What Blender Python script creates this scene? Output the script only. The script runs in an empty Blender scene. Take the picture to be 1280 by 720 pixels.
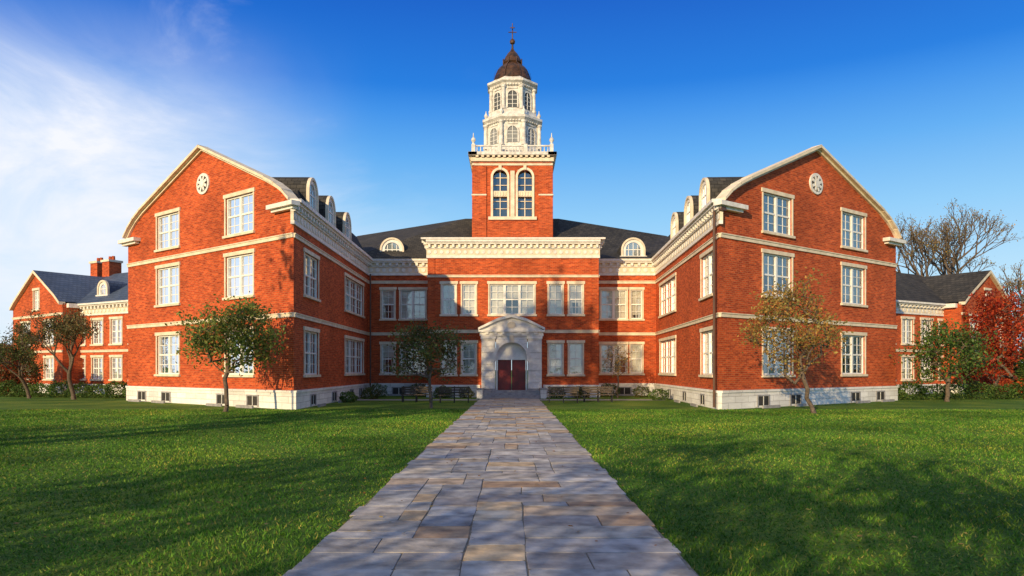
import bpy, math, random
import numpy as np
from mathutils import Vector, Matrix
random.seed(7); rng=np.random.default_rng(7)
scn=bpy.context.scene
scn.view_settings.view_transform='Standard'; scn.view_settings.look='None'; scn.view_settings.exposure=0
COL=scn.collection

# ------------------------------------------------------------------ materials
def newmat(name):
    m=bpy.data.materials.new(name); m.use_nodes=True
    nt=m.node_tree; return m,nt,nt.nodes,nt.links,nt.nodes['Principled BSDF']
def noisy(name,c,c2=None,rough=.7,scale=3.,bump=.1,bscale=25.,metal=0.,detail=6):
    m,nt,N,L,b=newmat(name)
    tc=N.new('ShaderNodeTexCoord')
    n=N.new('ShaderNodeTexNoise'); n.inputs['Scale'].default_value=scale; n.inputs['Detail'].default_value=detail
    L.new(tc.outputs['Object'],n.inputs['Vector'])
    r=N.new('ShaderNodeValToRGB'); c2=c2 or tuple(x*.7 for x in c)
    r.color_ramp.elements[0].position=.35; r.color_ramp.elements[1].position=.65
    r.color_ramp.elements[0].color=(*c2,1); r.color_ramp.elements[1].color=(*c,1)
    L.new(n.outputs['Fac'],r.inputs['Fac']); L.new(r.outputs['Color'],b.inputs['Base Color'])
    b.inputs['Roughness'].default_value=rough; b.inputs['Metallic'].default_value=metal
    if bump:
        n2=N.new('ShaderNodeTexNoise'); n2.inputs['Scale'].default_value=bscale; n2.inputs['Detail'].default_value=5
        L.new(tc.outputs['Object'],n2.inputs['Vector'])
        bp=N.new('ShaderNodeBump'); bp.inputs['Strength'].default_value=bump; bp.inputs['Distance'].default_value=.03
        L.new(n2.outputs['Fac'],bp.inputs['Height']); L.new(bp.outputs['Normal'],b.inputs['Normal'])
    return m
def brickmat(name,c1,c2,mortar,bw,bh,ms,rough=.85,streak=.35,bump=.3):
    m,nt,N,L,b=newmat(name)
    uv=N.new('ShaderNodeUVMap'); uv.uv_map='UVMap'
    br=N.new('ShaderNodeTexBrick'); br.inputs['Scale'].default_value=1
    br.inputs['Color1'].default_value=(*c1,1); br.inputs['Color2'].default_value=(*c2,1); br.inputs['Mortar'].default_value=(*mortar,1)
    br.inputs['Brick Width'].default_value=bw; br.inputs['Row Height'].default_value=bh; br.inputs['Mortar Size'].default_value=ms
    L.new(uv.outputs['UV'],br.inputs['Vector'])
    mp=N.new('ShaderNodeMapping'); mp.inputs['Scale'].default_value=(1.8,7,1); L.new(uv.outputs['UV'],mp.inputs['Vector'])
    n=N.new('ShaderNodeTexNoise'); n.inputs['Scale'].default_value=1.1; n.inputs['Detail'].default_value=9; n.inputs['Roughness'].default_value=.8
    L.new(mp.outputs['Vector'],n.inputs['Vector'])
    mr=N.new('ShaderNodeMapRange'); mr.inputs['From Min'].default_value=.32; mr.inputs['From Max'].default_value=.68
    mr.inputs['To Min'].default_value=1-streak; mr.inputs['To Max'].default_value=1+streak
    L.new(n.outputs['Fac'],mr.inputs['Value'])
    n3=N.new('ShaderNodeTexNoise'); n3.inputs['Scale'].default_value=.35; n3.inputs['Detail'].default_value=4; L.new(uv.outputs['UV'],n3.inputs['Vector'])
    mr3=N.new('ShaderNodeMapRange'); mr3.inputs['From Min'].default_value=.3; mr3.inputs['From Max'].default_value=.7
    mr3.inputs['To Min'].default_value=.78; mr3.inputs['To Max'].default_value=1.18; L.new(n3.outputs['Fac'],mr3.inputs['Value'])
    mu=N.new('ShaderNodeMath'); mu.operation='MULTIPLY'; L.new(mr.outputs[0],mu.inputs[0]); L.new(mr3.outputs[0],mu.inputs[1])
    vm=N.new('ShaderNodeVectorMath'); vm.operation='SCALE'; L.new(br.outputs['Color'],vm.inputs[0]); L.new(mu.outputs[0],vm.inputs['Scale'])
    L.new(vm.outputs[0],b.inputs['Base Color']); b.inputs['Roughness'].default_value=rough
    b.inputs['Specular IOR Level'].default_value=.2
    bp=N.new('ShaderNodeBump'); bp.inputs['Strength'].default_value=bump; bp.inputs['Distance'].default_value=.02; bp.invert=True
    L.new(br.outputs['Fac'],bp.inputs['Height']); L.new(bp.outputs['Normal'],b.inputs['Normal'])
    return m
def attrmat(name,rough=.6,transl=0.,nscale=8.,namp=.25,bump=.0,bscale=30.,spec=.3):
    m,nt,N,L,b=newmat(name)
    a=N.new('ShaderNodeAttribute'); a.attribute_name='Col'
    tc=N.new('ShaderNodeTexCoord'); n=N.new('ShaderNodeTexNoise'); n.inputs['Scale'].default_value=nscale; n.inputs['Detail'].default_value=7
    L.new(tc.outputs['Object'],n.inputs['Vector'])
    mr=N.new('ShaderNodeMapRange'); mr.inputs['From Min'].default_value=.3; mr.inputs['From Max'].default_value=.7
    mr.inputs['To Min'].default_value=1-namp; mr.inputs['To Max'].default_value=1+namp; L.new(n.outputs['Fac'],mr.inputs['Value'])
    vm=N.new('ShaderNodeVectorMath'); vm.operation='SCALE'; L.new(a.outputs['Color'],vm.inputs[0]); L.new(mr.outputs[0],vm.inputs['Scale'])
    L.new(vm.outputs[0],b.inputs['Base Color']); b.inputs['Roughness'].default_value=rough
    b.inputs['Specular IOR Level'].default_value=spec
    if bump:
        n2=N.new('ShaderNodeTexNoise'); n2.inputs['Scale'].default_value=bscale; n2.inputs['Detail'].default_value=6
        L.new(tc.outputs['Object'],n2.inputs['Vector'])
        bp=N.new('ShaderNodeBump'); bp.inputs['Strength'].default_value=bump; bp.inputs['Distance'].default_value=.02
        L.new(n2.outputs['Fac'],bp.inputs['Height']); L.new(bp.outputs['Normal'],b.inputs['Normal'])
    if transl:
        t=N.new('ShaderNodeBsdfTranslucent'); L.new(vm.outputs[0],t.inputs['Color'])
        mx=N.new('ShaderNodeMixShader'); mx.inputs[0].default_value=transl
        L.new(b.outputs[0],mx.inputs[1]); L.new(t.outputs[0],mx.inputs[2])
        L.new(mx.outputs[0],N['Material Output'].inputs['Surface'])
    return m
BRICK=brickmat('red_brick',(.60,.098,.025),(.33,.040,.013),(.44,.17,.075),.3,.1,.010,streak=.45)
STONEBASE=brickmat('white_stone_ashlar',(.84,.82,.79),(.70,.68,.66),(.45,.42,.39),1.1,.32,.012,streak=.14)
SLATE=brickmat('slate_roof',(.040,.039,.038),(.072,.066,.058),(.018,.018,.018),.35,.22,.015,rough=.85,streak=.35)
SLATE_BLUE=brickmat('blue_slate_roof',(.07,.1,.16),(.1,.13,.19),(.03,.04,.06),.35,.22,.015,rough=.6,streak=.25)
STONE=noisy('cream_limestone',(.82,.71,.54),(.64,.54,.40),.75,2.5,.15)
WHITE=noisy('white_painted_trim',(.85,.82,.77),(.68,.65,.60),.6,3.5,.12)
WEATHER=noisy('weathered_white_paint',(.80,.78,.73),(.50,.47,.43),.65,3.,.25)
FRAME=noisy('white_window_frame',(.86,.85,.81),(.78,.77,.72),.45,5,0)
GREYST=noisy('grey_step_stone',(.36,.35,.35),(.24,.23,.24),.8,4,.2)
DOOR=noisy('maroon_door_paint',(.22,.014,.012),(.14,.010,.009),.4,3,.05)
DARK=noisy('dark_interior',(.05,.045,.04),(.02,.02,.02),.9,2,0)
COPPER=noisy('bronze_dome',(.13,.06,.03),(.035,.022,.016),.42,3,.25,metal=.4)
IRON=noisy('black_iron',(.02,.02,.022),(.012,.012,.012),.45,8,.05,metal=.3)
WOOD=noisy('bench_wood',(.09,.06,.04),(.05,.035,.025),.6,8,.1)
PIPE=noisy('brown_downpipe',(.12,.06,.035),(.08,.04,.03),.5,4,.05)
BARK=noisy('bark',(.17,.125,.09),(.08,.06,.045),.9,9,.5)
LEAF=attrmat('leaf',.55,.45,6,.15)
BLIND=attrmat('window_blind',.8,.0,2,.12)
GRASSB=attrmat('grass_blade',.6,.3,.35,.3,spec=.15)
SLAB=attrmat('flagstone',.6,0,3.2,.5,.5,14,spec=.3)
def glassmat():
    m,nt,N,L,b=newmat('window_glass'); N.remove(b)
    t=N.new('ShaderNodeBsdfTransparent'); t.inputs[0].default_value=(.88,.9,.9,1)
    g=N.new('ShaderNodeBsdfGlossy'); g.inputs['Roughness'].default_value=.04; g.inputs[0].default_value=(.95,.97,1,1)
    tc=N.new('ShaderNodeTexCoord'); n=N.new('ShaderNodeTexNoise'); n.inputs['Scale'].default_value=1.2; L.new(tc.outputs['Object'],n.inputs['Vector'])
    bp=N.new('ShaderNodeBump'); bp.inputs['Strength'].default_value=.15; bp.inputs['Distance'].default_value=.05; L.new(n.outputs['Fac'],bp.inputs['Height']); L.new(bp.outputs[0],g.inputs['Normal'])
    f=N.new('ShaderNodeFresnel'); f.inputs[0].default_value=1.5
    ma=N.new('ShaderNodeMath'); ma.operation='MULTIPLY_ADD'; ma.inputs[1].default_value=1.2; ma.inputs[2].default_value=.14; ma.use_clamp=True
    L.new(f.outputs[0],ma.inputs[0])
    mx=N.new('ShaderNodeMixShader'); L.new(ma.outputs[0],mx.inputs[0]); L.new(t.outputs[0],mx.inputs[1]); L.new(g.outputs[0],mx.inputs[2])
    L.new(mx.outputs[0],N['Material Output'].inputs['Surface']); return m
GLASS=glassmat()

# ------------------------------------------------------------------ mesh helpers
class Fr:
    def __init__(s,p0,p1,ref):
        s.o=Vector(p0); d=Vector(p1)-s.o; s.L=d.length; s.u=d/s.L
        n=Vector((s.u.y,-s.u.x))
        if n.dot(Vector(ref)-s.o)<0: n=-n
        s.n=n
    def P(s,u,n,z):
        q=s.o+s.u*u+s.n*n; return (q.x,q.y,z)
class MB:
    def __init__(s): s.v=[];s.f=[];s.uv=[];s.c=[]
    def poly(s,pts,uvs=None,col=None):
        i=len(s.v); s.v+=pts; s.f.append(tuple(range(i,i+len(pts))))
        if uvs is None:
            a=Vector(pts[0])
            nrm=(Vector(pts[1])-a).cross(Vector(pts[-1])-a)
            if nrm.length>0 and abs(nrm.normalized().z)>.9: uvs=[(p[0],p[1]) for p in pts]
            else:
                h=Vector((-nrm.y,nrm.x,0)) if nrm.length>0 else Vector((1,0,0))
                if h.length==0: h=Vector((1,0,0))
                h.normalize(); uvs=[(Vector(p).dot(h),p[2]) for p in pts]
        s.uv+=uvs; s.c+=[col or (1,1,1)]*len(pts)
    def box(s,F,u0,u1,n0,n1,z0,z1):
        P=F.P
        a=[P(u0,n0,z0),P(u1,n0,z0),P(u1,n1,z0),P(u0,n1,z0)]
        b=[P(u0,n0,z1),P(u1,n0,z1),P(u1,n1,z1),P(u0,n1,z1)]
        s.poly(a[::-1]); s.poly(b)
        for i in range(4):
            j=(i+1)%4; s.poly([a[i],a[j],b[j],b[i]])
    def prism(s,F,pts,n0,n1):
        f=[F.P(u,n1,z) for u,z in pts]; b=[F.P(u,n0,z) for u,z in pts]
        s.poly(f,[tuple(p) for p in pts]); s.poly(b[::-1])
        k=len(pts)
        for i in range(k):
            j=(i+1)%k; s.poly([f[i],f[j],b[j],b[i]])
    def lathe(s,cx,cy,prof,seg=8,rot=0.):
        rings=[[(cx+r*math.cos(rot+2*math.pi*k/seg),cy+r*math.sin(rot+2*math.pi*k/seg),z) for k in range(seg)] for r,z in prof]
        for a,b in zip(rings,rings[1:]):
            for k in range(seg):
                j=(k+1)%seg; s.poly([a[k],a[j],b[j],b[k]])
        s.poly(rings[-1]); s.poly(rings[0][::-1])
    def build(s,name,mat,parent=None,col=False,smooth=False):
        me=bpy.data.meshes.new(name); me.from_pydata(s.v,[],s.f)
        uvl=me.uv_layers.new(name='UVMap')
        arr=np.array(s.uv,dtype=np.float32).ravel(); uvl.data.foreach_set('uv',arr)
        if col:
            ca=me.color_attributes.new('Col','FLOAT_COLOR','CORNER')
            cc=np.ones((len(s.c),4),dtype=np.float32); cc[:,:3]=np.array(s.c); ca.data.foreach_set('color',cc.ravel())
        me.materials.append(mat)
        if smooth: me.polygons.foreach_set('use_smooth',[True]*len(me.polygons))
        o=bpy.data.objects.new(name,me); COL.objects.link(o)
        if parent: o.parent=parent; o.matrix_parent_inverse=Matrix.Translation(-parent.location)
        return o
def empty(name,loc):
    e=bpy.data.objects.new(name,None); e.location=loc; e.empty_display_size=.5; COL.objects.link(e); return e
def interp(prof,u):
    for (a,za),(b,zb) in zip(prof,prof[1:]):
        if u<=b+1e-6: return za+(zb-za)*(u-a)/(b-a) if b>a else zb
    return prof[-1][1]
def wall(mb,F,prof,z0,holes,thick=.25):
    br=sorted(set([round(p[0],4) for p in prof]+[round(h[i],4) for h in holes for i in (0,1)]))
    for a,b in zip(br,br[1:]):
        if b-a<1e-4: continue
        hs=sorted([h for h in holes if h[0]<=a+1e-3 and h[1]>=b-1e-3],key=lambda h:h[2])
        z=z0
        for h in hs:
            mb.poly([F.P(a,0,z),F.P(b,0,z),F.P(b,0,h[2]),F.P(a,0,h[2])],[(a,z),(b,z),(b,h[2]),(a,h[2])]); z=h[3]
        za,zb=interp(prof,a),interp(prof,b)
        mb.poly([F.P(a,0,z),F.P(b,0,z),F.P(b,0,zb),F.P(a,0,za)],[(a,z),(b,z),(b,zb),(a,za)])
    for h in holes:
        a,b,c,d=h[:4]
        for q in ([(a,c),(a,d)],[(b,c),(b,d)],[(a,c),(b,c)],[(a,d),(b,d)]):
            (u,z),(w,y)=q
            mb.poly([F.P(u,0,z),F.P(w,0,y),F.P(w,-thick,y),F.P(u,-thick,z)])
class Parts:
    def __init__(s):
        s.d={k:MB() for k in ('walls','stone_base','stone_trim','white_cornice','cupola','window_frames','window_glass','window_blinds','room_interiors','roof','steps','doors','dome','downpipes')}
    def __getattr__(s,k): return s.d[k]
MATS=dict(walls=BRICK,stone_base=STONEBASE,stone_trim=STONE,white_cornice=WHITE,cupola=WEATHER,window_frames=FRAME,window_glass=GLASS,window_blinds=BLIND,room_interiors=DARK,roof=SLATE,steps=GREYST,doors=DOOR,dome=COPPER,downpipes=PIPE)
def finish(P,parent,over={}):
    for k,mb in P.d.items():
        if mb.f: mb.build(k,over.get(k,MATS[k]),parent,col=(k=='window_blinds'))
def window(P,F,u0,u1,z0,z1,sash=2,surround=True,lites=(2,4)):
    if surround:
        t=P.stone_trim
        t.box(F,u0-.10,u0,-.02,.045,z0,z1); t.box(F,u1,u1+.10,-.02,.045,z0,z1)
        t.box(F,u0-.17,u1+.17,-.02,.075,z1,z1+.2); t.box(F,u0-.17,u1+.17,-.02,.13,z0-.13,z0)
    fm=P.window_frames; w=.085
    fm.box(F,u0,u0+w,-.19,-.07,z0,z1); fm.box(F,u1-w,u1,-.19,-.07,z0,z1)
    fm.box(F,u0+w,u1-w,-.19,-.07,z0,z0+w); fm.box(F,u0+w,u1-w,-.19,-.07,z1-w,z1)
    W=(u1-u0)/sash
    for i in range(sash):
        a,b=u0+i*W,u0+(i+1)*W
        if i: fm.box(F,a-.09,a+.09,-.188,-.068,z0+w,z1-w)
        zm=(z0+z1)/2
        fm.box(F,a+.09,b-.09,-.17,-.09,zm-.045,zm+.045)
        for k in range(1,lites[0]):
            x=a+(b-a)*k/lites[0]; fm.box(F,x-.018,x+.018,-.16,-.12,z0+w,zm-.045); fm.box(F,x-.018,x+.018,-.16,-.12,zm+.045,z1-w)
        for k in range(1,lites[1]):
            if k*2==lites[1]: continue
            z=z0+(z1-z0)*k/lites[1]; fm.box(F,a+.09,b-.09,-.162,-.122,z-.017,z+.017)
        fr=random.choice([.45,.5,.6,.85,1.,1.,1.,1.]); c=random.uniform(.6,.88); col=(c,c*.93,c*.82)
        zb=z1-(z1-z0)*fr
        P.window_blinds.poly([F.P(a+.03,-.24,zb),F.P(b-.03,-.24,zb),F.P(b-.03,-.24,z1),F.P(a+.03,-.24,z1)],None,col)
        if random.random()<.7 and fr<.95:
            for q in (a+.03,b-.03-.3*W): P.window_blinds.poly([F.P(q,-.28,z0),F.P(q+.3*W,-.28,z0),F.P(q+.22*W,-.28,zb),F.P(q,-.28,zb)],None,(c*.8,c*.75,c*.68))
    P.window_glass.poly([F.P(u0+w,-.14,z0+w),F.P(u1-w,-.14,z0+w),F.P(u1-w,-.14,z1-w),F.P(u0+w,-.14,z1-w)])
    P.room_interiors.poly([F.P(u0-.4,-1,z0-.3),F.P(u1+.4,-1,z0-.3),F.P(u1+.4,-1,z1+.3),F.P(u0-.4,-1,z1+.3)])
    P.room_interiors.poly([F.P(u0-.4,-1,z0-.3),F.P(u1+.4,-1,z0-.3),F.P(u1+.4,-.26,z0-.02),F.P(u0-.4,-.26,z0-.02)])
def entab(P,F,u0,u1,z0,z1,e=0.,proud=.5,step=.5):
    c=P.white_cornice; t=P.stone_trim; h=z1-z0; z0+=e;z1+=e
    c.box(F,u0,u1,-.1,.10,z0,z0+h*.14)
    t.box(F,u0,u1,-.1,.06,z0+h*.14,z0+h*.52)
    c.box(F,u0,u1,-.1,.14,z0+h*.52,z0+h*.58)
    c.box(F,u0,u1,-.1,proud*.72,z0+h*.76,z0+h*.86)
    c.box(F,u0,u1,-.1,proud,z0+h*.86,z1)
    t.box(F,u0,u1,-.1,.1,z0+h*.58,z0+h*.76)
    n=max(1,int((u1-u0)/step)); 
    for i in range(n):
        u=u0+(i+.5)*(u1-u0)/n; c.box(F,u-step*.2,u+step*.2,.1,proud*.6,z0+h*.585,z0+h*.758)
        zc=z0+h*.33; k=8; rr=min(step*.32,h*.15)
        c.prism(F,[(u+rr*math.cos(2*math.pi*j/k),zc+rr*math.sin(2*math.pi*j/k)) for j in range(k)],.06,.095)
def band(P,F,u0,u1,z,e=0.,h=.17):
    z+=.04
    P.stone_trim.box(F,u0,u1,-.05,.07,z+e,z+h+e); P.stone_trim.box(F,u0,u1,-.05,.11,z+h+e,z+h+.05+e)
def base(P,F,u0,u1,top=.95,e=0.,wells=()):
    P.stone_base.box(F,u0,u1,-.05,.12,-.2,top+e-.12); P.stone_base.box(F,u0,u1,-.05,.17,top+e-.12,top+e)
    for w in wells:
        P.room_interiors.box(F,w-.45,w+.45,.1,.135,.12,.6); P.steps.box(F,w-.55,w+.55,.12,.16,.6,.68); P.steps.box(F,w-.55,w-.45,.12,.16,.05,.6); P.steps.box(F,w+.45,w+.55,.12,.16,.05,.6)
        P.window_frames.box(F,w-.02,w+.02,.135,.15,.12,.6)
        P.steps.box(F,w-.75,w+.75,.55,.65,-.1,.14)
def archpts(uc,w,z0,zs,n=12):
    r=w/2; return [(uc-r,z0),(uc+r,z0)]+[(uc+r*math.cos(a),zs+r*math.sin(a)) for a in [math.pi*k/n for k in range(n+1)]]
def archring(mb,F,uc,wo,wi,z0,zs,n0,n1,n=14):
    def path(w): 
        r=w/2; return [(uc+r,z0)]+[(uc+r*math.cos(math.pi*k/n),zs+r*math.sin(math.pi*k/n)) for k in range(n+1)]+[(uc-r,z0)]
    o,i=path(wo),path(wi)
    for k in range(len(o)-1):
        a,b,c,d=o[k],o[k+1],i[k+1],i[k]
        mb.poly([F.P(a[0],n1,a[1]),F.P(b[0],n1,b[1]),F.P(c[0],n1,c[1]),F.P(d[0],n1,d[1])])
        mb.poly([F.P(a[0],n0,a[1]),F.P(b[0],n0,b[1]),F.P(b[0],n1,b[1]),F.P(a[0],n1,a[1])])
        mb.poly([F.P(d[0],n0,d[1]),F.P(c[0],n0,c[1]),F.P(c[0],n1,c[1]),F.P(d[0],n1,d[1])])
def dormer(P,F,uc,w,z0,zs,back=2.2):
    P.roof.prism(F,archpts(uc,w+.42,z0,zs),-back,-.02)
    archring(P.stone_trim,F,uc,w+.38,w+.1,z0,zs,-.12,.16)
    archring(P.white_cornice,F,uc,w+.1,w-.35,z0,zs,-.1,.07)
    P.white_cornice.box(F,uc-w/2-.3,uc+w/2+.3,-.2,.22,z0-.12,z0+.1)
    P.window_glass.prism(F,archpts(uc,w-.36,z0+.1,zs),-.005,.02)
    P.window_blinds.poly([F.P(u,-.012,z) for u,z in archpts(uc,w-.36,z0+.1,zs)],None,(.45,.48,.52))
    for k in (-1,0,1): P.window_frames.box(F,uc+k*(w-.35)/3.2-.025,uc+k*(w-.35)/3.2+.025,.02,.05,z0+.1,zs+(w-.35)/2-(.05 if k==0 else .2))
    P.window_frames.box(F,uc-(w-.36)/2,uc+(w-.36)/2,.02,.055,zs-.03,zs+.03)

# ------------------------------------------------------------------ main building
main=empty('brick_college_hall',(0,55,0)); P=Parts()
G0,G1,M0,M1,U0,U1=1.72,4.08,5.95,8.2,9.35,11.42
BZ1,BZ2=4.6,8.58
def wing(s,ax):
    A=(s*ax,36.); B=(s*24.9,46.7); C=(s*11.1,55.5)
    F=Fr(A,B,(0,0)); L=F.L
    pr=[(0,10.45),(.03,10.95),(.07,11.4),(.12,11.85),(.48,14.65),(.88,11.95),(.93,11.5),(.97,11.0),(1,10.5)]
    prof=[(t*L,z) for t,z in pr]
    hw=1.32; c1,c2=.273*L,.708*L
    holes=[]
    for c in (c1,c2):
        for z0,z1 in ((G0,G1),(M0,M1),(U0,U1)): holes.append((c-hw,c+hw,z0,z1))
    wall(P.walls,F,prof,0,holes)
    for h in holes: window(P,F,*h)
    e=.003 if s<0 else .002
    band(P,F,0,L,BZ1,e); band(P,F,0,L,BZ2,e)
    base(P,F,0,L,.95,e,(c1*.7,c1+1.5,c2,c2+3))
    for (a,za),(b,zb) in zip(prof,prof[1:]):
        P.stone_trim.prism(F,[(a,za-.16),(b,zb-.16),(b,zb-.03),(a,za-.03)],-.05,.14)
        P.stone_trim.prism(F,[(a-.02,za-.03),(b+.02,zb-.03),(b+.02,zb+.12),(a-.02,za+.12)],-.3,.36)
    for a,b in ((-.45,1.7),(L-1.7,L+.45)):
        P.white_cornice.box(F,a+.2,b-.15,-.05,.26,10.0,10.14); P.white_cornice.box(F,a,b,-.05,.45,10.14,10.36)
    uc=.478*L; zc=12.6
    pts=[(uc+.66*math.cos(2*math.pi*k/24),zc+.6*math.sin(2*math.pi*k/24)) for k in range(24)]
    pts2=[(uc+.5*math.cos(2*math.pi*k/24),zc+.45*math.sin(2*math.pi*k/24)) for k in range(24)]
    P.white_cornice.prism(F,pts,-.02,.08); P.room_interiors.prism(F,pts2,.0,.09)
    P.white_cornice.prism(F,[(uc+.22*math.cos(2*math.pi*k/12),zc+.22*math.sin(2*math.pi*k/12)) for k in range(12)],.09,.14)
    for k in range(4):
        a=math.pi*k/4+.39; d=(math.cos(a),math.sin(a)); q=(-d[1]*.08,d[0]*.08)
        P.white_cornice.prism(F,[(uc+d[0]*.48+q[0],zc+d[1]*.44+q[1]),(uc-d[0]*.48+q[0],zc-d[1]*.44+q[1]),(uc-d[0]*.48-q[0],zc-d[1]*.44-q[1]),(uc+d[0]*.48-q[0],zc+d[1]*.44-q[1])],.09,.115+.002*k)
    I=Fr(A,C,(0,50)); 
    n0=(1.9,4.7) if s<0 else (1.3,4.1)
    hs=[]
    for z0,z1 in ((G0,G1),(M0,M1)):
        hs+= [(n0[0],n0[1],z0,z1),(11.5,17.6,z0,z1)]
    wall(P.walls,I,[(0,9.9),(I.L,9.9)],0,hs)
    for h in hs: window(P,I,*h,sash=(2 if h[1]-h[0]<4 else 3))
    band(P,I,.0,I.L,BZ1,-e); band(P,I,.0,I.L,BZ2,-e); base(P,I,0,I.L,.95,-e,(3.2,8,13,16))
    entab(P,I,-.2,I.L,9.25,10.5,e,.45,.55)
    E=(s*25.4,66.); O=Fr(B,E,(s*60,50)); wall(P.walls,O,[(0,10.5),(O.L,10.5)],0,[])
    K=Fr(E,(s*11,66.),(0,90)); wall(P.walls,K,[(0,10.5),(K.L*.5,14.6),(K.L,10.5)],0,[])
    fr=[F.P(u,.34,z+.125) for u,z in prof]; bk=[(p[0],66.3,p[2]) for p in fr]
    for i in range(len(fr)-1): P.roof.poly([fr[i],fr[i+1],bk[i+1],bk[i]])
    x0,x1=s*11.15,s*12.3; xa=s*(ax+.1)
    P.roof.poly([(xa,37.2,10.47),(x0,56.5,10.47),(x1,57,12.5),(s*12.0,40.2,12.5)])
    P.roof.poly([(xa,37.2,10.47),(s*12.0,40.2,12.5),(s*13.2,39.2,11.9)])
    P.roof.poly([(s*12.0,40.2,12.5),(x1,57,12.5),(s*15.5,57,13.6),(s*14.5,41,13)])
    D=Fr((s*(ax+.25),36),(s*11.35,55.5),(0,50))
    for d in (4.2,8.4,13.): dormer(P,D,d,1.6,10.6,11.7)
    if s>0:
        P.downpipes.lathe(s*(ax-.22),36.25,[(.07,.1),(.07,10.2)],10)
        P.downpipes.box(F,-.25,.1,.1,.3,9.9,10.1)
    else: P.downpipes.lathe(-10.8,54.9,[(.06,.1),(.06,9.3)],8)
wing(-1,10.92); wing(1,10.4)
CF=Fr((-6.07,52),(6.24,52),(0,0)); o=6.07
hs=[]
cx=[(-5.05,-4.07),(-3.6,-2.62),(2.66,3.64),(4.12,5.1)]
for a,b in cx: hs+=[(a+o,b+o,1.65,3.92),(a+o,b+o,5.98,8.18)]
hs.append((-1.62+o,1.62+o,5.98,8.18))
door_hole=(-1.2+o,1.14+o,.5,4.0)
wall(P.walls,CF,[(0,10.3),(CF.L,10.3)],0,hs+[door_hole])
for h in hs: window(P,CF,*h,sash=3 if h[1]-h[0]>2 else 1,lites=(2,4))
band(P,CF,0,o-2.3,BZ1,.004); band(P,CF,o+2.25,CF.L,BZ1,.004); band(P,CF,0,CF.L,8.62,.004,.12)
base(P,CF,0,o-2.3,.9,.001,(1.2,)); base(P,CF,o+2.25,CF.L,.9,.001,(10.8,))
entab(P,CF,-.1,CF.L+.1,10.05,11.35,0,.45,.42)
P.white_cornice.box(CF,-.45,CF.L+.45,-4,.52,11.35,11.46)
P.walls.box(CF,-.02,.5,-.05,.05,.9,10.05); P.walls.box(CF,CF.L-.5,CF.L+.02,-.05,.05,.9,10.05)
for x,s in ((-6.07,-1),(6.24,1)):
    S=Fr((x,52),(x,55.5),(s*30,53)); wall(P.walls,S,[(0,10.3),(S.L+3,10.3)],0,[]); entab(P,S,0.02,S.L+.4,10.05,11.35,.003,.45,.42)
    band(P,S,0,S.L,BZ1,-.002); band(P,S,0,S.L,8.62,-.002,.12); base(P,S,0,S.L,.9,-.002)
for s in (-1,1):
    a,b=(-11.1,-6.07) if s<0 else (6.24,11.1)
    R=Fr((a,55.5),(b,55.5),(0,0))
    if s<0: ws=[(1.05,2.05,1),(2.5,4.45,2)]
    else: ws=[(.6,2.6,2),(2.9,3.8,1)]
    hs=[]
    for u0,u1,n in ws: hs+=[(u0,u1,1.7,3.95),(u0,u1,5.9,8.15)]
    wall(P.walls,R,[(0,9.9),(R.L,9.9)],0,hs)
    for h in hs: window(P,R,*h,sash=2 if h[1]-h[0]>1.5 else 1,lites=(2,4))
    band(P,R,0,R.L,BZ1,.001); band(P,R,0,R.L,BZ2,.001); base(P,R,0,R.L,.95,.001,(2.4,))
    entab(P,R,0,R.L,9.25,10.5,.001,.45,.5)
    dormer(P,Fr((a,56.2),(b,56.2),(0,0)),1.75 if s<0 else R.L-1.65,1.5,10.75,11.35)
r=P.roof
r.poly([(-12.5,55.0,10.5),(-4,55.0,10.5),(-4,62,15),(-15,70,15)]); r.poly([(-4,55,10.5),(4,55,10.5),(4,62,15),(-4,62,15)])
r.poly([(4,55,10.5),(12.5,55,10.5),(15,70,15),(4,62,15)]); r.poly([(-15,70,15),(-4,62,15),(4,62,15),(15,70,15),(15,80,10),(-15,80,10)])
r.poly([(-6.3,55.8,11.3),(6.5,55.8,11.3),(6.5,52.2,11.3),(-6.3,52.2,11.3)])
for s in(-1,1): r.poly([(s*12.5,55,10.5),(s*15,70,15),(s*24,66,10.4)])
# entrance portico
t=P.stone_base; T=P.stone_trim
PF=Fr((-2.18,51.3),(2.12,51.3),(0,0)); c=PF.L/2
def qbox(a,b,z0,z1,pr,n0=-.7): P.white_cornice.box(PF,a,b,n0,pr,z0,z1)
for a,b in ((0,.98),(PF.L-.98,PF.L)):
    t.box(PF,a,b,-.7,0,0,4.35)
    P.steps.box(PF,a-.06,b+.06,-.7,.08,0,.62)
    k=.62
    while k<4.2:
        P.white_cornice.box(PF,a+.02,b-.02,-.01,.05,k+.03,k+.40); k+=.43
    qbox(a-.05,b+.05,4.2,4.38,.12)
ra=1.12; zs=2.85
n=16
for k in range(n):
    a0,a1=math.pi*k/n,math.pi*(k+1)/n
    p=[(c+ra*math.cos(a0),zs+ra*math.sin(a0)),(c+ra*math.cos(a1),zs+ra*math.sin(a1))]
    t.poly([PF.P(p[0][0],-.03,p[0][1]),PF.P(p[0][0],-.03,4.4),PF.P(p[1][0],-.03,4.4),PF.P(p[1][0],-.03,p[1][1])])
    t.poly([PF.P(p[0][0],-.03,p[0][1]),PF.P(p[1][0],-.03,p[1][1]),PF.P(p[1][0],-.9,p[1][1]),PF.P(p[0][0],-.9,p[0][1])])
archring(P.white_cornice,PF,c,2.24+.42,2.2,zs-.25,zs,-.1,.07)
T.box(PF,c-.16,c+.16,-.1,.13,3.92,4.42)
qbox(-.12,PF.L+.12,4.4,4.68,.1); qbox(-.2,PF.L+.2,4.68,4.82,.26)
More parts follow.
